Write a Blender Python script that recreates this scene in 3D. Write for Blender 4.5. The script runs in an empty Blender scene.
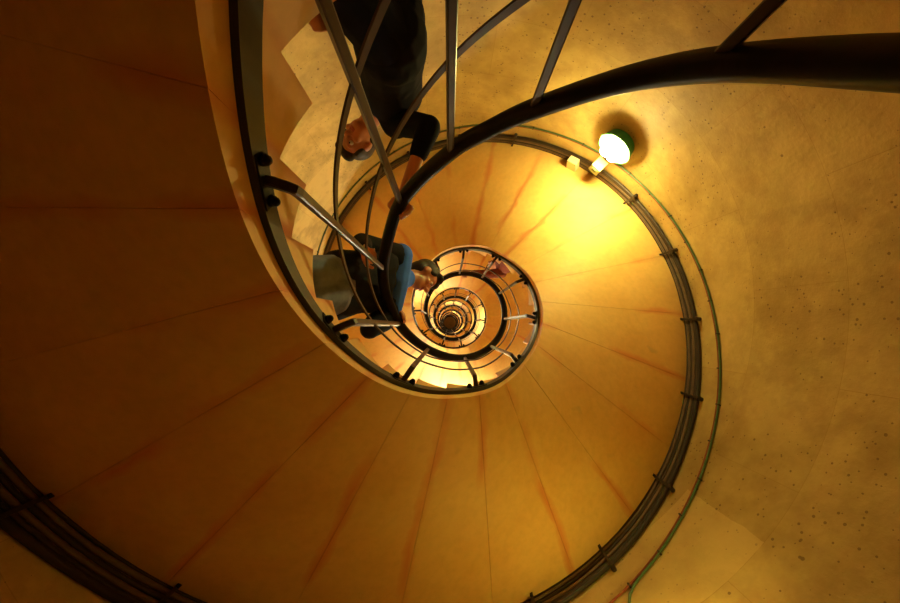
import bpy, bmesh, math, random
from mathutils import Vector, Matrix
random.seed(4)
C = bpy.context.scene.collection
PI = math.pi
D = math.radians
U = 0.5                                     # metres per well radius
PITCH = 7.0618 * U                          # rise of one full turn
Z0 = -1.9892 * U                            # soffit height at 0 deg
STEP = 360 / 22
RISER0 = -143.3                             # angle of one riser; the others follow every STEP
RISE = PITCH / 22
R_IN, R_OUT = 1.0 * U, 3.1714 * U
DZ_OUT = 0.461 * U                          # the soffit is this much higher along the wall
Z_FLOOR, Z_TOP = -3.0, 27.4
A_LOW = 175.0                               # the stair starts here ...
A_TOP = -2880.0                             # ... and ends here (angles fall as it climbs)


def zs(a):
    """height of the soffit's inner edge at unwrapped angle a (degrees)"""
    return Z0 - PITCH * a / 360.0


# ------------------------------------------------------------------ hand-made irregularities of the real ironwork
IN_T = [(-151, .995), (-162, .995), (-175, 1.011), (-187, 1.014), (-197, 1.001), (-214, .985), (-234, .991), (-249, .982),
        (-262, .967), (-284, 1.0), (-305, .989), (-332, 1.006), (-354, 1.022), (-374, 1.018), (-399, .995), (-433, 1.034),
        (-466, 1.055), (-492, 1.015), (-541, 1.03), (-564, 1.033), (-593, 1.0), (-623, 1.009), (-664, 1.02), (-705, 1.02)]
RAIL_T = [(-13, .94), (-20, 1.01), (-25, 1.025), (-31, 1.018), (-38, 1.009), (-45, .99), (-55, .959), (-64, .932), (-83, .943),
          (-103, .975), (-120, 1.002), (-132, 1.05), (-152, 1.024), (-174, 1.042), (-199, 1.025), (-238, .985), (-279, 1.046),
          (-308, 1.09), (-342, 1.067), (-379, 1.075), (-450, 1.046), (-504, 1.018), (-549, 1.0)]
GIN_T = [(-83, .975), (-94, 1.02), (-103, 1.028), (-116, 1.022), (-130, 1.017), (-150, .999), (-170, .996), (-186, .997),
         (-204, .983), (-232, .97), (-261, .958), (-295, .999), (-320, 1.029), (-344, 1.021), (-375, .989), (-403, .95), (-432, .965)]
GOUT_T = [(-119, .978), (-130, .989), (-137, 1.01), (-150, 1.006), (-171, 1.001), (-197, .997), (-213, .98), (-233, .975),
          (-247, .965), (-262, .991), (-291, 1.025), (-313, 1.023), (-340, 1.018), (-370, .978), (-399, .962), (-428, .973), (-449, 1.01)]


def wob(tab, a, s=9.0):
    w = 1e-4
    v = 1e-4
    for t, f in tab:
        k = math.exp(-((a - t) / s) ** 2 / 2)
        k2 = 0.02 * math.exp(-((a - t) / 30.0) ** 2 / 2)
        w += k + k2
        v += (k + k2) * f
    return v / w


def r_in(a):
    return R_IN * wob(IN_T, a, 11)


def r_rail(a):
    k = min(1.0, max(0.0, (-170 - a) / 50.0))
    return 0.8392 * U * (wob(RAIL_T, a, 7) * (1 - k) + wob(RAIL_T, a, 24) * k)


RAIL_DZ = 2.527 * U
GIN_DZ, GOUT_DZ = 1.727 * U, 0.907 * U


def P(r, a, z):
    return Vector((r * math.cos(D(a)), r * math.sin(D(a)), z))


# ------------------------------------------------------------------ helpers
def link(name, me, mat, parent=None):
    o = bpy.data.objects.new(name, me)
    C.objects.link(o)
    if mat is not None and not me.materials:
        me.materials.append(mat)
    if parent:
        o.parent = parent
    return o


def finish(bm, name, smooth=False):
    bmesh.ops.recalc_face_normals(bm, faces=bm.faces)
    me = bpy.data.meshes.new(name)
    bm.to_mesh(me)
    bm.free()
    if smooth:
        for p in me.polygons:
            p.use_smooth = True
    return me


def obj(name, bm, mat, parent=None, smooth=False):
    return link(name, finish(bm, name, smooth), mat, parent)


def tag(o, label, cat, group=None, kind=None):
    if label: o['label'] = label
    if cat: o['category'] = cat
    if group: o['group'] = group
    if kind: o['kind'] = kind
    return o


def empty(name, loc, label=None, cat=None, group=None):
    o = bpy.data.objects.new(name, None)
    o.empty_display_size = .1
    C.objects.link(o)
    o.location = loc
    return tag(o, label, cat, group)


def at(o, parent):
    """parent o to the Empty parent, keeping world-space mesh coordinates"""
    o.parent = parent
    o.location = -parent.location
    return o


def sweep(bm, frames, profile, caps=True):
    """frames: list of (origin, x axis, y axis); profile: list of (x, y)"""
    rows = []
    for o, x, y in frames:
        rows.append([bm.verts.new(o + x * p[0] + y * p[1]) for p in profile])
    n = len(profile)
    for a, b in zip(rows, rows[1:]):
        for i in range(n):
            bm.faces.new((a[i], a[(i + 1) % n], b[(i + 1) % n], b[i]))
    if caps:
        bm.faces.new(rows[0])
        bm.faces.new(rows[-1])


def tube(bm, pts, r, n=8):
    fr = []
    prev = None
    for i, p in enumerate(pts):
        t = (pts[min(i + 1, len(pts) - 1)] - pts[max(i - 1, 0)]).normalized()
        if prev is None:
            prev = t.orthogonal().normalized()
        x = (prev - t * prev.dot(t)).normalized()
        prev = x
        fr.append((p, x, t.cross(x)))
    rr = r if callable(r) else (lambda i: r)
    rows = []
    for i, (o, x, y) in enumerate(fr):
        rows.append([bm.verts.new(o + (x * math.cos(2 * PI * k / n) + y * math.sin(2 * PI * k / n)) * rr(i)) for k in range(n)])
    for a, b in zip(rows, rows[1:]):
        for i in range(n):
            bm.faces.new((a[i], a[(i + 1) % n], b[(i + 1) % n], b[i]))
    bm.faces.new(rows[0])
    bm.faces.new(rows[-1])


def box(bm, c, ax, ay, az, sx, sy, sz, bev=0.0):
    m = Matrix(((ax.x, ay.x, az.x, c.x), (ax.y, ay.y, az.y, c.y), (ax.z, ay.z, az.z, c.z), (0, 0, 0, 1)))
    r = bmesh.ops.create_cube(bm, size=1.0, matrix=m @ Matrix.Diagonal((sx, sy, sz, 1)))
    if bev:
        es = list({e for v in r['verts'] for e in v.link_edges})
        bmesh.ops.bevel(bm, geom=es, offset=bev, segments=2, affect='EDGES', profile=.5)


def ball(bm, c, rx, ry=None, rz=None, rot=None, seg=16):
    ry = rx if ry is None else ry
    rz = rx if rz is None else rz
    m = Matrix.Translation(c)
    if rot is not None: m = m @ rot.to_4x4()
    bmesh.ops.create_uvsphere(bm, u_segments=seg, v_segments=max(6, seg // 2), radius=1.0, matrix=m @ Matrix.Diagonal((rx, ry, rz, 1)))


# ------------------------------------------------------------------ materials
def nodes(name):
    m = bpy.data.materials.new(name)
    m.use_nodes = True
    nt = m.node_tree
    b = nt.nodes['Principled BSDF']
    return m, nt, b


def N(nt, typ, **kw):
    n = nt.nodes.new(typ)
    for k, v in kw.items():
        setattr(n, k, v)
    return n


def math_n(nt, op, a, b=None, c=None):
    n = N(nt, 'ShaderNodeMath', operation=op)
    for i, v in enumerate((a, b, c)):
        if v is None: continue
        if isinstance(v, (int, float)):
            n.inputs[i].default_value = v
        else:
            nt.links.new(v, n.inputs[i])
    return n.outputs[0]


def ramp(nt, fac, stops):
    n = N(nt, 'ShaderNodeValToRGB')
    e = n.color_ramp.elements
    while len(e) < len(stops): e.new(.5)
    for el, (p, c) in zip(e, stops):
        el.position = p
        el.color = (*c, 1) if len(c) == 3 else c
    nt.links.new(fac, n.inputs[0])
    return n.outputs[0]


def mix(nt, fac, a, b, mode='MIX'):
    n = N(nt, 'ShaderNodeMix', data_type='RGBA', blend_type=mode)
    for s, v in ((n.inputs[0], fac), (n.inputs[6], a), (n.inputs[7], b)):
        if isinstance(v, (int, float)):
            s.default_value = v
        elif isinstance(v, tuple):
            s.default_value = (*v, 1)
        else:
            nt.links.new(v, s)
    return n.outputs[2]


def noise(nt, vec, scale, detail=4, rough=.55):
    n = N(nt, 'ShaderNodeTexNoise')
    n.inputs['Scale'].default_value = scale
    n.inputs['Detail'].default_value = detail
    n.inputs['Roughness'].default_value = rough
    nt.links.new(vec, n.inputs['Vector'])
    return n.outputs[0]


def polar(nt):
    g = N(nt, 'ShaderNodeNewGeometry')
    s = N(nt, 'ShaderNodeSeparateXYZ')
    nt.links.new(g.outputs['Position'], s.inputs[0])
    x, y, z = s.outputs
    r = math_n(nt, 'SQRT', math_n(nt, 'ADD', math_n(nt, 'MULTIPLY', x, x), math_n(nt, 'MULTIPLY', y, y)))
    return g.outputs['Position'], x, y, z, r, math_n(nt, 'ARCTAN2', y, x)


def vec3(nt, a, b, c):
    n = N(nt, 'ShaderNodeCombineXYZ')
    for i, v in enumerate((a, b, c)):
        if isinstance(v, (int, float)):
            n.inputs[i].default_value = v
        else:
            nt.links.new(v, n.inputs[i])
    return n.outputs[0]


def bump(nt, b, h, strength, dist=.01):
    n = N(nt, 'ShaderNodeBump')
    n.inputs['Strength'].default_value = strength
    n.inputs['Distance'].default_value = dist
    nt.links.new(h, n.inputs['Height'])
    nt.links.new(n.outputs[0], b.inputs['Normal'])


def stone_material():
    m, nt, b = nodes('step_stone')
    pos, x, y, z, r, th = polar(nt)
    big = noise(nt, pos, 1.7, 5, .6)
    fine = noise(nt, pos, 26, 4, .6)
    col = ramp(nt, big, [(.3, (.83, .475, .12)), (.5, (.89, .56, .165)), (.7, (.93, .63, .21))])
    col = mix(nt, .10, col, ramp(nt, fine, [(.3, (.25, .16, .08)), (.6, (1, 1, 1))]), 'MULTIPLY')
    # rust stains running outwards from the well, broken up along their length
    cx = math_n(nt, 'DIVIDE', x, r)
    cy = math_n(nt, 'DIVIDE', y, r)
    # (they start from the joints between the steps)
    wob_ = noise(nt, pos, 2.6, 3, .55)
    ph = math_n(nt, 'ADD', math_n(nt, 'MULTIPLY', math_n(nt, 'SUBTRACT', th, D(RISER0)), 22 / (2 * PI)), .5)
    dist = math_n(nt, 'MULTIPLY', math_n(nt, 'SUBTRACT', math_n(nt, 'FRACT', ph), .5), math_n(nt, 'MULTIPLY', r, D(STEP)))
    dist = math_n(nt, 'ADD', dist, math_n(nt, 'MULTIPLY', math_n(nt, 'SUBTRACT', wob_, .5), .10))
    thick = math_n(nt, 'ADD', .004, math_n(nt, 'MULTIPLY', noise(nt, pos, 7.0, 3, .6), .050))
    line = math_n(nt, 'MAXIMUM', math_n(nt, 'SUBTRACT', 1.0, math_n(nt, 'DIVIDE', math_n(nt, 'ABSOLUTE', dist), thick)), 0.0)
    brk = ramp(nt, noise(nt, vec3(nt, cx, cy, math_n(nt, 'MULTIPLY', r, .8)), 2.6, 2, .5), [(.44, (0, 0, 0)), (.58, (1, 1, 1))])
    line = math_n(nt, 'MULTIPLY', line, brk)
    col = mix(nt, math_n(nt, 'MULTIPLY', math_n(nt, 'POWER', line, .7), .78), col, (.78, .24, .07))
    blot = ramp(nt, noise(nt, vec3(nt, math_n(nt, 'MULTIPLY', cx, 3), math_n(nt, 'MULTIPLY', cy, 3), r), 1.4, 3, .55), [(.5, (0, 0, 0)), (.8, (1, 1, 1))])
    col = mix(nt, math_n(nt, 'MULTIPLY', blot, .22), col, (.66, .34, .12))
    # small grey damp spots
    sp = ramp(nt, noise(nt, pos, 5.2, 2, .5), [(.70, (0, 0, 0)), (.78, (1, 1, 1))])
    col = mix(nt, math_n(nt, 'MULTIPLY', sp, .35), col, (.34, .26, .13))
    nt.links.new(col, b.inputs['Base Color'])
    b.inputs['Roughness'].default_value = .62
    b.inputs['Specular IOR Level'].default_value = .45
    bump(nt, b, fine, .25, .004)
    return m


def wall_material():
    m, nt, b = nodes('wall_stone')
    pos, x, y, z, r, th = polar(nt)
    big = noise(nt, pos, 1.1, 6, .62)
    med = noise(nt, pos, 6.0, 5, .65)
    fine = noise(nt, pos, 40, 4, .6)
    col = ramp(nt, big, [(.33, (.36, .245, .08)), (.5, (.56, .415, .155)), (.68, (.68, .53, .22))])
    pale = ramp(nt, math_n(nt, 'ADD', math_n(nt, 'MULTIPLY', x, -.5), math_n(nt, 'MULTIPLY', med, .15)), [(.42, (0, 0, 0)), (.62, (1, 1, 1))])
    col = mix(nt, math_n(nt, 'MULTIPLY', pale, .75), col, (.95, .77, .33))      # paler tone blended in on this side of the shaft
    col = mix(nt, .5, col, ramp(nt, med, [(.3, (.62, .52, .40)), (.55, (1, 1, 1))]), 'MULTIPLY')
    # wandering darker veins and smears
    w = noise(nt, vec3(nt, math_n(nt, 'MULTIPLY', th, 2.0), math_n(nt, 'MULTIPLY', z, 1.3), .3), 1.3, 7, .62)
    vein = math_n(nt, 'SUBTRACT', 1.0, math_n(nt, 'MULTIPLY', math_n(nt, 'ABSOLUTE', math_n(nt, 'SUBTRACT', w, .5)), 16.0))
    vein = math_n(nt, 'MAXIMUM', vein, 0.0)
    col = mix(nt, math_n(nt, 'MULTIPLY', vein, .33), col, (.36, .24, .10))
    # pits
    vo = N(nt, 'ShaderNodeTexVoronoi', feature='F1')
    vo.inputs['Scale'].default_value = 15
    nt.links.new(pos, vo.inputs['Vector'])
    sep = N(nt, 'ShaderNodeSeparateColor')
    nt.links.new(vo.outputs['Color'], sep.inputs[0])
    rad = math_n(nt, 'MULTIPLY', math_n(nt, 'POWER', sep.outputs[0], 5.0), .14)
    pit = math_n(nt, 'LESS_THAN', vo.outputs['Distance'], rad)
    vo2 = N(nt, 'ShaderNodeTexVoronoi', feature='F1')
    vo2.inputs['Scale'].default_value = 48
    nt.links.new(pos, vo2.inputs['Vector'])
    sep2 = N(nt, 'ShaderNodeSeparateColor')
    nt.links.new(vo2.outputs['Color'], sep2.inputs[0])
    clus = ramp(nt, big, [(.45, (1, 1, 1)), (.6, (0.1, .1, .1))])
    rad2 = math_n(nt, 'MULTIPLY', math_n(nt, 'POWER', sep2.outputs[1], 2.6), math_n(nt, 'MULTIPLY', clus, .32))
    pit2 = math_n(nt, 'LESS_THAN', vo2.outputs['Distance'], rad2)
    pit = math_n(nt, 'MAXIMUM', pit, pit2)
    col = mix(nt, math_n(nt, 'MULTIPLY', pit, .7), col, (.14, .08, .04))
    # stone courses: thin joints and slight tone changes from block to block
    br = N(nt, 'ShaderNodeTexBrick')
    br.inputs['Scale'].default_value = 1.0
    br.inputs['Brick Width'].default_value = .92
    br.inputs['Row Height'].default_value = .5
    br.inputs['Mortar Size'].default_value = .0016
    br.inputs['Mortar Smooth'].default_value = .3
    br.inputs['Color1'].default_value = (.90, .88, .86, 1)
    br.inputs['Color2'].default_value = (1, 1, 1, 1)
    br.inputs['Mortar'].default_value = (.80, .74, .66, 1)
    nt.links.new(vec3(nt, math_n(nt, 'MULTIPLY', th, R_OUT), math_n(nt, 'SUBTRACT', z, .105), 0.0), br.inputs['Vector'])
    col = mix(nt, 1.0, col, br.outputs['Color'], 'MULTIPLY')
    # one paler re-plastered patch with a blunt corner
    wv = math_n(nt, 'MULTIPLY', math_n(nt, 'SUBTRACT', med, .5), .02)
    e1 = math_n(nt, 'GREATER_THAN', math_n(nt, 'ADD', th, wv), .735)
    e2 = math_n(nt, 'GREATER_THAN', math_n(nt, 'ADD', z, wv), 1.605)
    e3 = math_n(nt, 'LESS_THAN', z, 2.105)
    e4 = math_n(nt, 'LESS_THAN', th, 1.35)
    pm = math_n(nt, 'MULTIPLY', math_n(nt, 'MULTIPLY', e1, e2), math_n(nt, 'MULTIPLY', e3, e4))
    col = mix(nt, math_n(nt, 'MULTIPLY', pm, .22), col, (.90, .68, .32))
    nt.links.new(col, b.inputs['Base Color'])
    b.inputs['Roughness'].default_value = .6
    b.inputs['Specular IOR Level'].default_value = .3
    h = math_n(nt, 'SUBTRACT', math_n(nt, 'ADD', fine, med), math_n(nt, 'MULTIPLY', pit, .8))
    bump(nt, b, h, .25, .006)
    return m


def plain(name, col, rough=.5, metal=0.0, spec=.5, var=.25, scale=20, bstr=.1):
    m, nt, b = nodes(name)
    g = N(nt, 'ShaderNodeTexCoord')
    n = noise(nt, g.outputs['Object'], scale, 4, .6)
    lo = tuple(c * (1 - var) for c in col)
    hi = tuple(min(1, c * (1 + var)) for c in col)
    nt.links.new(ramp(nt, n, [(.3, lo), (.7, hi)]), b.inputs['Base Color'])
    b.inputs['Roughness'].default_value = rough
    b.inputs['Metallic'].default_value = metal
    b.inputs['Specular IOR Level'].default_value = spec
    if bstr: bump(nt, b, n, bstr, .002)
    return m


def emit(name, col, s):
    m, nt, b = nodes(name)
    b.inputs['Base Color'].default_value = (.9, .9, .85, 1)
    b.inputs['Emission Color'].default_value = (*col, 1)
    b.inputs['Emission Strength'].default_value = s
    return m


M = dict(
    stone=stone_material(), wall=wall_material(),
    iron=plain('painted_black_iron', (.006, .004, .0035), .45, .0, .13, .4, 30, .15),
    band=plain('grey_iron_band', (.022, .019, .016), .45, .0, .35, .25, 14, .15),
    bar=plain('brown_painted_iron', (.034, .016, .009), .40, .0, .35, .3, 25, .12),
    cable_dark=plain('dark_cable', (.025, .015, .009), .5),
    cable_grey=plain('grey_brown_cable', (.13, .085, .05), .4),
    cable_brown=plain('brown_cable', (.035, .02, .010), .5),
    red=plain('red_conduit', (.24, .05, .02), .4), green=plain('green_conduit', (.07, .15, .06), .4),
    green_box=plain('green_lamp_base', (.05, .34, .16), .45),
    cream=plain('cream_plastic', (.78, .66, .42), .4, var=.06), pale_green=plain('pale_green_plastic', (.42, .45, .22), .4, var=.08),
    globe=emit('lit_lamp_glass', (1.0, .79, .27), 300.0), globe_low=emit('lit_lamp_glass_dim', (1.0, .60, .12), 42.0), globe_up=emit('lit_lamp_glass_bright', (1.0, .92, .66), 620.0),
    floor=plain('floor_stone', (.42, .33, .2), .7, var=.2, scale=4), ceil=plain('ceiling_plaster', (.6, .45, .25), .8, var=.15, scale=3),
    skin=plain('skin', (.55, .24, .12), .45, var=.05, scale=12, bstr=0), skin_dark=plain('tanned_skin', (.42, .15, .07), .45, var=.05, bstr=0),
    navy=plain('navy_cloth', (.005, .007, .020), .9, 0, .1, var=.35, scale=9), denim=plain('pale_denim', (.16, .21, .31), .85, var=.35, scale=12),
    blue=plain('bright_blue_cloth', (.05, .17, .85), .85, 0, .2, var=.2, scale=9), dark=plain('dark_jacket', (.008, .010, .017), .85, 0, .15, var=.3, scale=9),
    hair=plain('dark_hair', (.018, .010, .007), .6, var=.4, scale=60), brown_hair=plain('brown_hair', (.07, .028, .012), .6, var=.4, scale=60),
    rust=plain('rust_red_cloth', (.22, .045, .018), .85, var=.2), khaki=plain('brown_trousers', (.12, .07, .035), .85, var=.2),
    shoe=plain('brown_leather', (.06, .025, .012), .4, var=.3), eye=plain('eye_white', (.75, .7, .62), .2, var=.02, bstr=0),
    iris=plain('dark_iris', (.03, .015, .008), .2, var=.1, bstr=0), lip=plain('lips', (.45, .12, .08), .4, var=.05, bstr=0),
)

# ------------------------------------------------------------------ setting: wall, floor, ceiling
bm = bmesh.new()
ns = 180
zr = [Z_FLOOR - .1 + (Z_TOP + .2 - Z_FLOOR) * i / 60 for i in range(61)]
rows = [[bm.verts.new(P(R_OUT, 360 * k / ns, z)) for k in range(ns)] for z in zr]
for a, b_ in zip(rows, rows[1:]):
    for k in range(ns):
        bm.faces.new((a[k], b_[k], b_[(k + 1) % ns], a[(k + 1) % ns]))
outer = [[bm.verts.new(P(R_OUT + .25, 360 * k / ns, z)) for k in range(ns)] for z in (zr[0], zr[-1])]
for k in range(ns):
    k1 = (k + 1) % ns
    bm.faces.new((outer[0][k], outer[0][k1], outer[1][k1], outer[1][k]))
    bm.faces.new((rows[0][k], rows[0][k1], outer[0][k1], outer[0][k]))
    bm.faces.new((rows[-1][k], rows[-1][k1], outer[1][k1], outer[1][k]))
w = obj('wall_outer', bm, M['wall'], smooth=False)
for p in w.data.polygons:
    p.use_smooth = abs(p.normal.z) < .5
w['kind'] = 'structure'
for nm, z, t, mt in (('floor', Z_FLOOR, -.1, M['floor']), ('ceiling', Z_TOP, .1, M['ceil'])):
    bm = bmesh.new()
    bmesh.ops.create_cone(bm, cap_ends=True, segments=96, radius1=R_OUT + .01, radius2=R_OUT + .01, depth=.1,
                          matrix=Matrix.Translation((0, 0, z + (.05 if t > 0 else -.05))))
    obj(nm, bm, mt)['kind'] = 'structure'

# ------------------------------------------------------------------ the staircase: one stone block per step
stair = empty('spiral_staircase', (0, 0, Z_FLOOR), 'tall pale stone spiral staircase winding up around an open round well', 'staircase')


def step_block(bm, k):
    a0 = RISER0 - STEP * k              # riser (lower side)
    top = zs(a0) + .82 * U
    na, nr = 8, 9
    bot, tp = [], []
    for i in range(na + 1):
        rb, rt = [], []
        for j in range(nr + 1):
            f = j / nr
            a = a0 - STEP * i / na
            ri = r_in(a)
            r = ri + (R_OUT - .001 - ri) * f
            g = 0.0007 / r * 180 / PI
            s = 1 if i == 0 else -1 if i == na else 0
            z = zs(a) + DZ_OUT * f
            rb.append(bm.verts.new(P(r, a - g * s, z)))
            rt.append(bm.verts.new(P(r, a + 2.5 * g * s, max(top, z + .01))))
        bot.append(rb)
        tp.append(rt)
    for i in range(na):
        for j in range(nr):
            bm.faces.new((bot[i][j], bot[i][j + 1], bot[i + 1][j + 1], bot[i + 1][j]))
            bm.faces.new((tp[i][j], tp[i + 1][j], tp[i + 1][j + 1], tp[i][j + 1]))
        bm.faces.new((bot[i][0], bot[i + 1][0], tp[i + 1][0], tp[i][0]))
        bm.faces.new((bot[i][nr], tp[i][nr], tp[i + 1][nr], bot[i + 1][nr]))
    for j in range(nr):
        bm.faces.new((bot[0][j], tp[0][j], tp[0][j + 1], bot[0][j + 1]))
        bm.faces.new((bot[na][j], bot[na][j + 1], tp[na][j + 1], tp[na][j]))


def smooth_edges(o):
    o.data.set_sharp_from_angle(angle=D(35))
    return o


k_lo = int((RISER0 - A_LOW) / STEP)
k_hi = int((RISER0 - A_TOP) / STEP)
rest = bmesh.new()
K_FIRST = -4
for k in range(k_lo, k_hi):
    if K_FIRST <= k < K_FIRST + 100:
        bm = bmesh.new()
        step_block(bm, k)
        at(smooth_edges(obj('step', bm, M['stone'], smooth=True)), stair)
    else:
        step_block(rest, k)
o = at(smooth_edges(obj('stone_steps', rest, M['stone'], smooth=True)), stair)
o['kind'] = 'stuff'

# ------------------------------------------------------------------ the iron balustrade
bal = empty('iron_balustrade', (0, 0, Z_FLOOR), 'dark iron balustrade with thick black handrail winding around the open stairwell', 'railing')


def helix_frames(a0, a1, rf, dz, da=3.0):
    fr = []
    n = int(abs(a1 - a0) / da)
    for i in range(n + 1):
        a = a0 + (a1 - a0) * i / n
        fr.append((P(rf(a), a, zs(a) + dz), P(1, a, 0), Vector((0, 0, 1))))
    return fr


A0, A1 = A_LOW - 30, A_TOP + 15
bm = bmesh.new()                                         # flat stringer band, held off the stone
sweep(bm, helix_frames(A0, A1, lambda a: r_in(a) * .9825, .24 * U), [(-.0085, -.036), (.0085, -.036), (.0085, .036), (-.0085, .036)])
at(obj('stringer_band', bm, M['band']), bal)
bm = bmesh.new()                                         # handrail, rounded
prof = [(.029 * math.cos(2 * PI * i_ / 14), .033 * math.sin(2 * PI * i_ / 14)) for i_ in range(14)]
fr = helix_frames(A0, A1, r_rail, RAIL_DZ, 2.5)
n_ = len(fr) - 1
fr = [(o_, x_ * g_, y_ * g_) for i_, (o_, x_, y_) in enumerate(fr)
      for g_ in (1 + .38 * min(1, max(0, (A0 + (A1 - A0) * i_ / n_ + 85) / 65)),)]     # the rail is stouter at the bottom
sweep(bm, fr, prof)
hr = at(obj('handrail', bm, M['iron'], smooth=True), bal)
for R_, T_, dz in ((.87, GIN_T, GIN_DZ), (.86, GOUT_T, GOUT_DZ)):
    bm = bmesh.new()
    sweep(bm, helix_frames(A0, A1, lambda a: R_ * U * wob(T_, a, 9), dz), [(-.003, -.014), (.003, -.014), (.003, .014), (-.003, .014)])
    at(obj('guard_rail', bm, M['bar']), bal)

bolt_bm = bmesh.new()
bmesh.ops.create_cone(bolt_bm, cap_ends=True, segments=10, radius1=.014, radius2=.012, depth=.010, matrix=Matrix.Translation((0, 0, .005)))
bmesh.ops.create_uvsphere(bolt_bm, u_segments=10, v_segments=6, radius=.011, matrix=Matrix.Translation((0, 0, .010)))
bolt_me = finish(bolt_bm, 'bolt', True)
bolt_me.materials.append(M['iron'])
plate_bm = bmesh.new()
box(plate_bm, Vector((0, 0, 0)), Vector((1, 0, 0)), Vector((0, 1, 0)), Vector((0, 0, 1)), .125, .040, .008, .002)
plate_me = finish(plate_bm, 'bracket_plate')
plate_me.materials.append(M['iron'])


def basis(x, y, z, o):
    return Matrix(((x.x, y.x, z.x, o.x), (x.y, y.y, z.y, o.y), (x.z, y.z, z.z, o.z), (0, 0, 0, 1)))


POSTS = [128, 95, 62, 29, -4, -36, -72, -103, -133, -167.5, -205, -236, -273.5, -305.5, -343, -378, -411, -445, -477]
a = -477
while a > A1 + 40:
    a -= 2 * STEP
    POSTS.append(a)
slope = -PITCH / 360
for a in POSTS:
    rb = r_in(a) * .9825 - .0085
    zb = zs(a) + .24 * U
    n = -P(1, a, 0)                                       # towards the axis
    t = (P(1, a - 1, 0) - P(1, a, 0)).normalized()
    tang = (t * (R_IN * D(1)) + Vector((0, 0, -slope))).normalized()
    up = n.cross(tang).normalized()
    if up.z < 0: up = -up
    rr = r_rail(a)
    rbar = min(rb - .035, .5 * (rr + .845 * U))
    top = zs(a) + RAIL_DZ - .026
    base = P(rb, a, zb)
    pts = [base, P(rb - .018, a, zb + .002), P(rbar + .012, a, zb + .014), P(rbar + .003, a, zb + .022), P(rbar, a, zb + .04)]
    tv = P(rr, a, top)
    pts += [pts[-1].lerp(tv, f) for f in (.33, .66, 1.0)]
    bm = bmesh.new()
    fr = []
    for i, p in enumerate(pts):
        d = (pts[min(i + 1, len(pts) - 1)] - pts[max(i - 1, 0)]).normalized()
        x = t
        y = d.cross(x).normalized()
        fr.append((p, x, y))
    h = .0105
    rows = []
    c_ = .003
    sweep(bm, fr, [(-h, -h + c_), (-h + c_, -h), (h - c_, -h), (h, -h + c_), (h, h - c_), (h - c_, h), (-h + c_, h), (-h, h - c_)])
    b_o = at(obj('baluster', bm, M['bar']), bal)
    pl = link('bracket_plate', plate_me, None, b_o)
    pl.matrix_local = basis(tang, up, n, base)
    for s in (-1, 1):
        bo = link('bolt', bolt_me, None, b_o)
        bo.matrix_local = basis(tang, up, n, base + tang * s * .046 + n * .003)

# ------------------------------------------------------------------ cables along the top of the wall
rnd = random.Random(2)
bund = empty('cable_bundle', P(R_OUT, -300, 0), 'dark bundle of cables strapped along the wall just under the stair soffit', 'cables')
spec = [(.450, .0085, 'cable_brown'), (.405, .010, 'cable_grey'), (.352, .010, 'cable_dark'), (.300, .011, 'cable_grey'), (.252, .010, 'cable_dark'), (.205, .013, 'cable_dark')]
CA0, CA1 = A0, A1


def wall_helix(dz, rad, off=0.0, a0=CA0, a1=CA1, amp=.0, ph=0.0, da=3.0):
    pts = []
    n = int(abs(a1 - a0) / da)
    for i in range(n + 1):
        a = a0 + (a1 - a0) * i / n
        pts.append(P(R_OUT - rad - .002 - off, a, zs(a) + dz + amp * math.sin(D(a) * 11 + ph) + amp * .6 * math.sin(D(a) * 23 + ph * 2)))
    return pts


for i, (d, r_, mt) in enumerate(spec):
    bm = bmesh.new()
    tube(bm, wall_helix(d * U, r_, amp=.0022, ph=i * 1.3), r_, 8)
    at(obj('cable', bm, M[mt], smooth=True), bund)
straps = [-263 + 18.3 * 3, -263 + 18.3 * 2, -263 + 18.3, -263, -281.6, -297.4, -316.1, -336.1, -354.6, -372.9, -391, -431.5]
a = -431.5
while a > -900:
    a -= 18.3
    straps.append(a)
for a in straps:
    bm = bmesh.new()
    z1, z0_ = zs(a) + .47 * U, zs(a) + .165 * U
    pr = [(0, z0_ - .012), (.012, z0_ - .012), (.030, z0_ + .004), (.030, z1 - .02), (.020, z1 - .004), (0, z1 - .004)]
    fr = []
    t = (P(1, a - 1, 0) - P(1, a, 0)).normalized()
    pts = [P(R_OUT - .001 - x, a, z) for x, z in pr]
    rows = []
    sweep(bm, [(p, t, -P(1, a, 0) if i in (1, 2) else Vector((0, 0, 1)) if i > 3 or i == 0 else -P(1, a, 0)) for i, p in enumerate(pts)],
          [(-.007, -.003), (.007, -.003), (.007, .003), (-.007, .003)])
    tube(bm, [P(R_OUT - .002, a, z0_ - .012), P(R_OUT - .040, a, z0_ - .014)], .013, 8)
    tube(bm, [P(R_OUT - .024, a, z1 - .010), P(R_OUT - .046, a, z1 - .010)], .009, 8)
    at(obj('strap', bm, M['cable_dark']), bund)

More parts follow.
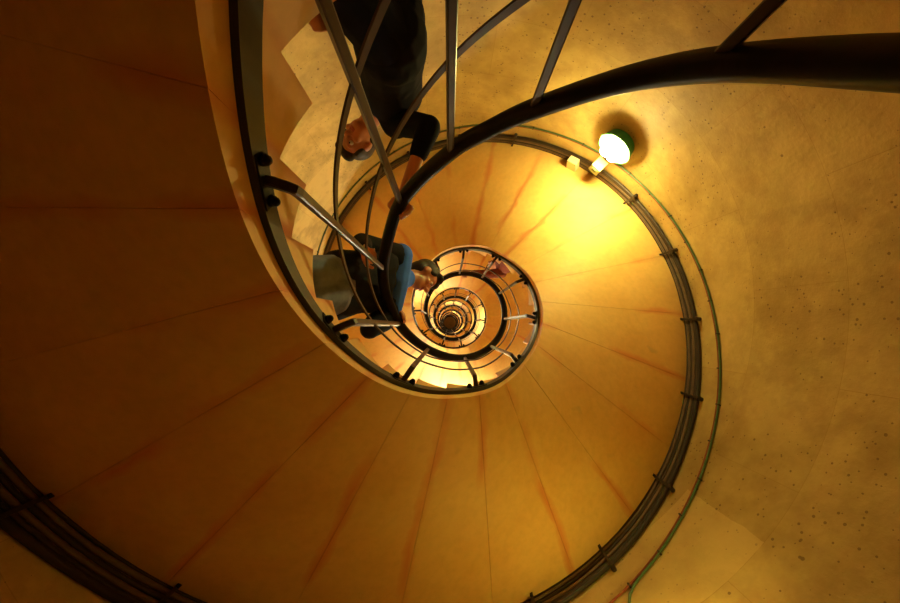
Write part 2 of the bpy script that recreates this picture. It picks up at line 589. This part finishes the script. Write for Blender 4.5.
pair = empty('wall_conduits', P(R_OUT, -300, 0), 'thin red and green conduits clipped side by side to the wall below the cable bundle', 'conduit')
cz = -.149 * U
bm = bmesh.new()
tube(bm, wall_helix(cz + .008, .0055, amp=.001), .0055, 8)
at(obj('red_conduit', bm, M['red'], smooth=True), pair)['label'] = 'red conduit'
gp = wall_helix(cz - .006, .006, amp=.001, ph=.6, a0=-301.0, a1=A1)
zt = zs(-299)
bend = [P(R_OUT - .008, -296.0, zs(-296) - .42), P(R_OUT - .008, -296.0, zs(-296) - .22), P(R_OUT - .008, -296.2, zs(-296) - .14),
        P(R_OUT - .008, -297.2, zs(-297) - .105), P(R_OUT - .008, -299, zs(-299) - .085)]
bm = bmesh.new()
tube(bm, bend + gp, .006, 8)
at(obj('green_conduit', bm, M['green'], smooth=True), pair)['label'] = 'green conduit'
a = -222.0
i = 0
while a > -720 and i < 95:
    bm = bmesh.new()
    t = (P(1, a - 1, 0) - P(1, a, 0)).normalized()
    s = -1 if i % 2 else 1
    box(bm, P(R_OUT - .008, a, zs(a) + cz + .001 + s * .004), t, Vector((0, 0, 1)), -P(1, a, 0), .008, .026 if i % 3 == 0 else .018, .016, .002)
    ball(bm, P(R_OUT - .007, a, zs(a) + cz + .001 + s * .018), .0055, seg=8)
    at(obj('clip', bm, M['cable_dark']), pair)
    a -= 7.6
    i += 1


# ------------------------------------------------------------------ wall lamps
def lamp(a, label, first=False, glass='globe_up', dz=-.385):
    z = 2.67 if first else zs(a) + DZ_OUT + dz
    if first: a = -404.5
    n = -P(1, a, 0)
    t = (P(1, a - 1, 0) - P(1, a, 0)).normalized()
    up = Vector((0, 0, 1))
    base = P(R_OUT, a, z - .02)
    e = empty('wall_lamp', base, label, 'lamp', 'lamps on the stairwell wall')
    bm = bmesh.new()
    rot = basis(t, up, t.cross(up), Vector((0, 0, 0)))
    zax = n
    mt = basis(t, up, n, base)
    gn, gt_, gu = n, t, up
    gb = base
    if glass == 'globe_low':                     # assumed unseen lamp; bowl on an arm, turned up to light the soffit
        gn = (n * .30 + up * .954).normalized()
        gu = t.cross(gn) if t.cross(gn).dot(n) < 0 else -t.cross(gn)
        gb = base + n * .15
        mt = basis(t, gu, gn, gb)
        ab = bmesh.new()
        tube(ab, [base, base + n * .05 - up * .02, gb - gn * .02, gb + gn * .004], .012, 8)
        at(obj('wall_arm', ab, M['iron']), e)
    pf = [(.0, .001), (.106, .001), (.130, .080), (.121, .080), (.098, .012), (0, .012)]
    rings_ = [[bm.verts.new(mt @ Vector((max(r_, .0005) * math.cos(2 * PI * k / 32), max(r_, .0005) * math.sin(2 * PI * k / 32), h_))) for k in range(32)] for r_, h_ in pf]
    for ra, rb_ in zip(rings_, rings_[1:] + rings_[:1]):
        for k in range(32):
            bm.faces.new((ra[k], ra[(k + 1) % 32], rb_[(k + 1) % 32], rb_[k]))
    at(obj('lamp_base', bm, M['green_box'], smooth=False), e)
    bm = bmesh.new()
    for q_, rr_ in ((-.030, .051), (.030, .046)):
        m3 = basis(t, gu, gn, gb + gn * (.110 if gn is n else .075) + t * q_ + gu * (.012 if q_ > 0 else -.006))
        bmesh.ops.create_uvsphere(bm, u_segments=24, v_segments=14, radius=1, matrix=m3 @ Matrix.Diagonal((rr_, rr_, rr_, 1)))
    at(obj('glass_globe', bm, M[glass], smooth=True), e)
    if glass == 'globe_low':
        return e
    bm = bmesh.new()
    c = P(R_OUT - .075, a, z + (.275 if first else .2))
    box(bm, c, t, up, n, .085, .085, .10, .006)
    for q in (-.018, .012):
        box(bm, c + n * .051 + up * q, t, up, n, .045, .014, .006, .001)
    at(obj('switch_box', bm, M['pale_green']), e)
    return e


lamp(0, 'lit globe lamp on a green base beside the white junction box', True, 'globe')
lamp(-298, 'dim unseen lamp on a wall arm, assumed just below the lower edge of the view, bowl turned up to light the soffit', False, 'globe_low', -.90)
for i, a in enumerate((-634, -868, -1086, -1316, -1546, -1776, -2006, -2236, -2466, -2696)):
    lamp(a, ['lit globe lamp hidden above the nearest full ring of the spiral', 'lit globe lamp on the wall one turn above the first hidden lamp'][i] if i < 2
         else 'lit globe lamp high up in the tightening rings of the stairwell')

a = -410.8
n = -P(1, a, 0)
t = (P(1, a - 1, 0) - P(1, a, 0)).normalized()
c = P(R_OUT - .055, a, zs(a) + .33 * U)
jb = empty('junction_box', c, 'cream rectangular junction box on the cable bundle beside the lit lamp', 'junction box')
tl = (t * (R_OUT * D(1)) + Vector((0, 0, -slope))).normalized()
ul = n.cross(tl)
bm = bmesh.new()
box(bm, c, tl, ul, n, .085, .115, .055, .004)
at(obj('housing', bm, M['cream']), jb)
bm = bmesh.new()
box(bm, c + n * .030, tl, ul, n, .089, .119, .008, .003)
lid = at(obj('lid', bm, M['cream']), jb)
for sx, sy in ((1, 1), (-1, 1), (1, -1), (-1, -1)):
    bm = bmesh.new()
    bmesh.ops.create_cone(bm, cap_ends=True, segments=10, radius1=.004, radius2=.004, depth=.003, matrix=basis(tl, ul, n, c + n * .035 + tl * sx * .036 + ul * sy * .05))
    obj('screw', bm, M['cable_grey'], lid)


# ------------------------------------------------------------------ people
def capsule(bm, p, q, r0, r1, n=12):
    d = q - p
    L = d.length
    z = d.normalized() if L > 1e-6 else Vector((0, 0, 1))
    x = z.orthogonal().normalized()
    y = z.cross(x)
    ring = []
    for k in range(1, 5):
        an = -PI / 2 + PI / 2 * k / 4
        ring.append((r0 * math.sin(an), r0 * math.cos(an)))
    for k in range(0, 4):
        an = PI / 2 * k / 4
        ring.append((L + r1 * math.sin(an), r1 * math.cos(an)))
    rows = []
    for h, r in ring:
        rows.append([bm.verts.new(p + z * h + (x * math.cos(2 * PI * k / n) + y * math.sin(2 * PI * k / n)) * r) for k in range(n)])
    a = bm.verts.new(p - z * r0)
    b = bm.verts.new(p + z * (L + r1))
    for u, v in zip(rows, rows[1:]):
        for k in range(n):
            bm.faces.new((u[k], u[(k + 1) % n], v[(k + 1) % n], v[k]))
    for k in range(n):
        bm.faces.new((a, rows[0][(k + 1) % n], rows[0][k]))
        bm.faces.new((b, rows[-1][k], rows[-1][(k + 1) % n]))


def chain(bm, pts, rs):
    for (p, q), (r0, r1) in zip(zip(pts, pts[1:]), zip(rs, rs[1:])):
        capsule(bm, p, q, r0, r1)


def fused(name, bm, mat, parent, vox=.007, smooth=6):
    o = at(obj(name, bm, mat, smooth=True), parent)
    r = o.modifiers.new('remesh', 'REMESH')
    r.mode = 'VOXEL'
    r.voxel_size = vox
    r.use_smooth_shade = True
    s = o.modifiers.new('smooth', 'SMOOTH')
    s.factor = .5
    s.iterations = smooth
    return o


def hand(bm, wrist, palm, up, palm_dir, curl_dir, s=1.0, curl=1.0):
    """wrist -> palm centre; palm_dir = direction the fingers leave the palm, curl_dir = towards which they close"""
    f = palm_dir.normalized()
    c = (curl_dir - f * curl_dir.dot(f)).normalized()
    side = f.cross(c).normalized()
    capsule(bm, wrist, palm, .026 * s, .024 * s)
    for i in range(4):
        o_ = (i - 1.5) * .021 * s
        L = (.074, .084, .080, .064)[i] * s
        base = palm + side * o_ + f * .022 * s
        capsule(bm, palm + side * o_ * .8 - f * .03 * s, base, .014 * s, .0115 * s)
        p1 = base + (f * .85 + c * .35 * curl).normalized() * L * .42
        p2 = p1 + (f * .15 + c * 1.0 * curl).normalized() * L * .34
        p3 = p2 + (f * -.6 + c * .75 * curl).normalized() * L * .26
        chain(bm, [base, p1, p2, p3], [.0105 * s, .0095 * s, .0088 * s, .0078 * s])
    tb = palm - side * .034 * s - f * .022 * s
    t1 = tb + (f * .35 - side * .75 + c * .4).normalized() * .036 * s
    t2 = t1 + (f * .5 - side * .2 + c * .9).normalized() * .032 * s
    chain(bm, [palm - f * .03 * s, tb, t1, t2], [.018 * s, .015 * s, .012 * s, .0095 * s])


def person(label, J, mats, group=None, vox=.008, long_hair=False, sleeve=1.0, facing=None, look=None, bulk=.018, shirt=None, hips=1.0):
    """J: dict of joints in world metres. sleeve: how far down the arm the sleeve runs (0 shoulder, 1 elbow, 2 wrist)"""
    feet = (J['footL'] + J['footR']) / 2
    e = empty('person', feet, label, 'person', group)
    pel, che, nek, hed = J['pelvis'], J['chest'], J['neck'], J['head']
    f = facing.normalized()
    upv = (hed - nek).normalized()
    lf = (look or facing)
    lf = (lf - upv * lf.dot(upv)).normalized()
    ls = upv.cross(lf).normalized()               # person's left
    rot = Matrix(((lf.x, ls.x, upv.x), (lf.y, ls.y, upv.y), (lf.z, ls.z, upv.z)))
    loc = lambda x, y, z: hed + lf * x + ls * y + upv * z
    lat = (J['shL'] - J['shR']).normalized()
    # --- body: one continuous figure
    bm = bmesh.new()
    chain(bm, [che, nek, hed - upv * .03], [.08, .052, .05])
    ball(bm, hed + upv * .025 - lf * .010, .094, .076, .096, rot, 24)
    ball(bm, loc(.032, 0, -.055), .056, .052, .058, rot, 20)          # jaw
    ball(bm, loc(.068, 0, -.088), .022, .026, .018, rot, 12)          # chin
    chain(bm, [loc(.083, 0, .012), loc(.104, 0, -.026)], [.009, .0145])   # nose
    ball(bm, loc(.094, .011, -.030), .010, .009, .008, rot, 10)
    ball(bm, loc(.094, -.011, -.030), .010, .009, .008, rot, 10)
    for s in (-1, 1):
        ball(bm, loc(-.005, s * .078, -.012), .022, .010, .033, rot, 12)    # ear
        ball(bm, loc(.062, s * .040, -.028), .022, .022, .018, rot, 10)     # cheek
        ball(bm, loc(.074, s * .030, .030), .016, .026, .009, rot, 10)      # brow
    torso(bm, pel, che, J, lat, 0.0)
    for S in 'LR':
        sh, el, ha = J['sh' + S], J['el' + S], J['ha' + S]
        wr = ha + (el - ha).normalized() * .075
        chain(bm, [sh, el, wr], [.048, .037, .026])
        hd = J.get('grip' + S)
        if hd:
            hand(bm, wr, ha, None, hd[0], hd[1])
        else:
            hand(bm, wr, ha, None, (ha - wr), f * .6 + Vector((0, 0, -.2)), curl=.6)
        hip, kn, an = J['hip' + S], J['kn' + S], J['an' + S]
        chain(bm, [hip, kn, an], [.085, .055, .036])
        chain(bm, [an, J['foot' + S]], [.036, .030])
    body = fused('body', bm, mats['skin'], e, vox, 4)
    # --- face details
    for s in (-1, 1):
        bm = bmesh.new()
        ball(bm, loc(.074, s * .031, .008), .0125, .0145, .0115, rot, 12)
        ey = at(obj('eye', bm, M['eye'], smooth=True), e)
        bm = bmesh.new()
        ball(bm, loc(.084, s * .031, .008), .0040, .0062, .0062, rot, 10)
        obj('iris', bm, M['iris'], ey, smooth=True)
    bm = bmesh.new()
    ball(bm, loc(.087, 0, -.056), .007, .024, .0045, rot, 12)
    ball(bm, loc(.085, 0, -.064), .008, .020, .0050, rot, 12)
    at(obj('mouth', bm, M['lip'], smooth=True), e)
    # --- hair
    bm = bmesh.new()
    ball(bm, hed + upv * .045 - lf * .026, .094, .086, .088, rot, 24)
    ball(bm, loc(-.045, 0, -.01), .062, .078, .075, rot, 20)
    ball(bm, loc(.052, .02, .098), .042, .05, .026, rot, 14)
    ball(bm, loc(.05, -.03, .096), .040, .045, .026, rot, 14)
    for s in (-1, 1):
        ball(bm, loc(.014, s * .074, .038), .034, .014, .035, rot, 12)
    if long_hair:
        chain(bm, [loc(-.06, 0, -.02), loc(-.09, 0, -.12), loc(-.09, 0, -.2)], [.07, .06, .03])
    fused('hair', bm, mats['hair'], e, vox, 3)
    # --- trousers
    bm = bmesh.new()
    chain(bm, [pel + Vector((0, 0, .07)), pel], [.125 * hips, .135 * hips])
    capsule(bm, J['hipL'], J['hipR'], .108 * hips, .108 * hips)
    for S in 'LR':
        chain(bm, [J['hip' + S], J['kn' + S], J['an' + S] + Vector((0, 0, .03))], [.108 * hips, .078, .066])
    fused('trousers', bm, mats['trousers'], e, vox, 4)
    # --- top
    bm = bmesh.new()
    torso(bm, pel, che, J, lat, bulk)
    fused('jacket', bm, mats['top'], e, vox, 5)
    for S in 'LR':
        bm = bmesh.new()
        sh, el, ha = J['sh' + S], J['el' + S], J['ha' + S]
        inn = sh.lerp(che, .25)
        if sleeve <= 1:
            chain(bm, [inn, sh, sh.lerp(el, sleeve)], [.075, .068, .056])
        else:
            chain(bm, [inn, sh, el, el.lerp(ha, (sleeve - 1) * .72)], [.075, .068, .054, .042])
        fused('sleeve', bm, mats['top'], e, vox, 4)
    if shirt:
        bm = bmesh.new()
        up_ = che.lerp(nek, .5)
        capsule(bm, up_, J['shL'], .105, .075)
        capsule(bm, up_, J['shR'], .105, .075)
        chain(bm, [up_, nek], [.105, .062])
        fused('shirt_yoke', bm, mats['shirt'], e, vox, 4)
    # --- shoes
    for S in 'LR':
        bm = bmesh.new()
        an, ft = J['an' + S], J['foot' + S]
        heel = Vector((an.x, an.y, ft.z)) - (ft - an).normalized().cross(Vector((0, 0, 1))).cross(Vector((0, 0, 1))) * -.03
        capsule(bm, heel, ft, .040, .036)
        capsule(bm, an - Vector((0, 0, .02)), heel, .044, .042)
        fused('shoe', bm, M['shoe'], e, vox, 4)
    return e


def torso(bm, pel, che, J, lat, g):
    mid = pel.lerp(che, .5)
    for w_, p in ((.080, pel + Vector((0, 0, .03))), (.072, mid), (.095, che)):
        capsule(bm, p - lat * w_, p + lat * w_, .092 + g, .092 + g)
    for s in (-1, 1):
        chain(bm, [pel + lat * .075 * s, mid + lat * .07 * s, che + lat * .09 * s], [.098 + g, .09 + g, .098 + g])
    chain(bm, [pel, mid, che, che.lerp(J['neck'], .7)], [.10 + g, .10 + g, .10 + g, .062 + g * .5])
    up_ = che.lerp(J['neck'], .45)
    capsule(bm, up_, J['shL'], .072 + g * .5, .056 + g * .5)
    capsule(bm, up_, J['shR'], .072 + g * .5, .056 + g * .5)


V = lambda x, y, z: Vector((x, y, z))


def tread(a):
    k = math.floor((RISER0 - a) / STEP)
    return zs(RISER0 - STEP * k) + .82 * U


# person in navy, climbing on the near flight: right hand on the rail
def grip(a, inward=True):
    """hand over the rail, fingers closing round its inner side"""
    return (-P(1, a, 0) + V(0, 0, .1), V(0, 0, -1))


zt1, zt2 = tread(-106), tread(-122)
a_r = -134
hr1 = P(r_rail(a_r) + .012, a_r, zs(a_r) + RAIL_DZ + .046)
person('person in dark navy clothes climbing the nearest flight, bare forearm reaching to the handrail', dict(
    footL=V(-.46, -1.12, zt1 + .04), footR=V(-.62, -.90, zt2 + .04), anL=V(-.36, -1.10, zt1 + .10), anR=V(-.50, -.88, zt2 + .10),
    knL=V(-.42, -1.08, zt1 + .50), knR=V(-.50, -.86, zt2 + .50), hipL=V(-.325, -1.05, 1.33), hipR=V(-.325, -.85, 1.33),
    pelvis=V(-.325, -.95, 1.38), chest=V(-.37, -.99, 1.74), neck=V(-.46, -.93, 1.91), head=V(-.585, -.835, 2.05),
    shL=V(-.40, -1.17, 1.82), elL=V(-.47, -1.14, 1.54), haL=V(-.53, -.90, 1.30),
    shR=V(-.35, -.79, 1.80), elR=V(-.185, -.665, 1.62), haR=hr1, gripR=grip(a_r)),
    dict(skin=M['skin_dark'], hair=M['hair'], top=M['navy'], trousers=M['navy']), facing=V(-.94, .34, 0), look=V(-.75, .45, -.45), sleeve=1.45, bulk=.045)

# person in jeans and blue, leaning over the rail further up
zt = tread(-176)
a_l = -201
hl = P(r_rail(a_l) + .012, a_l, zs(a_l) + RAIL_DZ + .046)
a_q = -158
hq = P(r_rail(a_q) + .012, a_q, zs(a_q) + RAIL_DZ + .046)
person('person in pale jeans, dark jacket and bright blue shirt leaning over the handrail', dict(
    footL=V(-.80, .16, zt + .04), footR=V(-.80, -.02, zt + .04), anL=V(-.92, .15, zt + .10), anR=V(-.92, -.04, zt + .10),
    knL=V(-.83, .13, zt + .50), knR=V(-.84, 0, zt + .50), hipL=V(-.655, .055, zt + .87), hipR=V(-.65, -.065, zt + .87),
    pelvis=V(-.65, -.01, zt + .92), chest=V(-.50, -.070, zt + 1.20), neck=V(-.36, -.100, zt + 1.37), head=V(-.265, -.125, zt + 1.48),
    shL=V(-.44, .07, zt + 1.30), elL=V(-.52, .21, zt + 1.09), haL=hl, gripL=grip(a_l),
    shR=V(-.38, -.22, zt + 1.27), elR=V(-.56, -.25, zt + 1.05), haR=V(-.50, -.16, zt + .86)),
    dict(skin=M['skin'], hair=M['hair'], top=M['dark'], shirt=M['blue'], trousers=M['denim']), facing=V(.9, .3, 0), look=V(.3, .9, -.35), sleeve=1.9, shirt=True, hips=.82, bulk=.008)

# far person in rust red, one turn further up
zt = tread(-415)
a_p = -437
hp = P(r_rail(a_p) + .012, a_p, zs(a_p) + RAIL_DZ + .046)
person('person in rust red top one turn higher, arm stretched out to the handrail', dict(
    footL=V(.44, -.86, zt + .04), footR=V(.50, -.66, zt + .04), anL=V(.53, -.82, zt + .10), anR=V(.60, -.62, zt + .10),
    knL=V(.52, -.78, zt + .50), knR=V(.58, -.62, zt + .50), hipL=V(.57, -.78, zt + .88), hipR=V(.64, -.62, zt + .88),
    pelvis=V(.60, -.70, zt + .93), chest=V(.57, -.64, zt + 1.25), neck=V(.54, -.60, zt + 1.43), head=V(.50, -.56, zt + 1.56),
    shL=V(.46, -.76, zt + 1.36), elL=V(.40, -.82, zt + 1.10), haL=V(.34, -.70, zt + .95),
    shR=V(.56, -.46, zt + 1.34), elR=V(.40, -.42, zt + 1.15), haR=hp, gripR=grip(a_p)),
    dict(skin=M['skin'], hair=M['brown_hair'], top=M['rust'], trousers=M['khaki']), facing=V(-.82, -.57, 0), sleeve=1.9, vox=.012)

# ------------------------------------------------------------------ camera
import numpy as np
Fp = 385.0
u0, v0 = 448.186, 325.398
d = Vector(((u0 - 450) / Fp, (v0 - 301.5) / Fp, 1)).normalized()      # where straight up lands, camera frame x right, y down
q = Vector((0, 0, 1)).rotation_difference(d)
Rm = q.to_matrix().transposed() @ Matrix(((1, 0, 0), (0, -1, 0), (0, 0, -1)))
cd = bpy.data.cameras.new('camera')
cd.sensor_width = 36
cd.lens = 36 * Fp / 900
cd.clip_start = .01
cam = bpy.data.objects.new('camera', cd)
C.objects.link(cam)
cam.matrix_world = Matrix.Translation((-.1989 * U, .3792 * U, 0)) @ Rm.to_4x4()
sc = bpy.context.scene
sc.camera = cam

wd = bpy.data.worlds.new('world')
sc.world = wd
wd.use_nodes = True
wd.node_tree.nodes['Background'].inputs[0].default_value = (.02, .012, .006, 1)
wd.node_tree.nodes['Background'].inputs[1].default_value = .1

sc.view_settings.view_transform = 'Standard'
sc.view_settings.look = 'None'
sc.view_settings.gamma = 1
sc.view_settings.use_curve_mapping = False
sc.view_settings.exposure = 0.1
sc.cycles.max_bounces = 14
sc.cycles.diffuse_bounces = 10
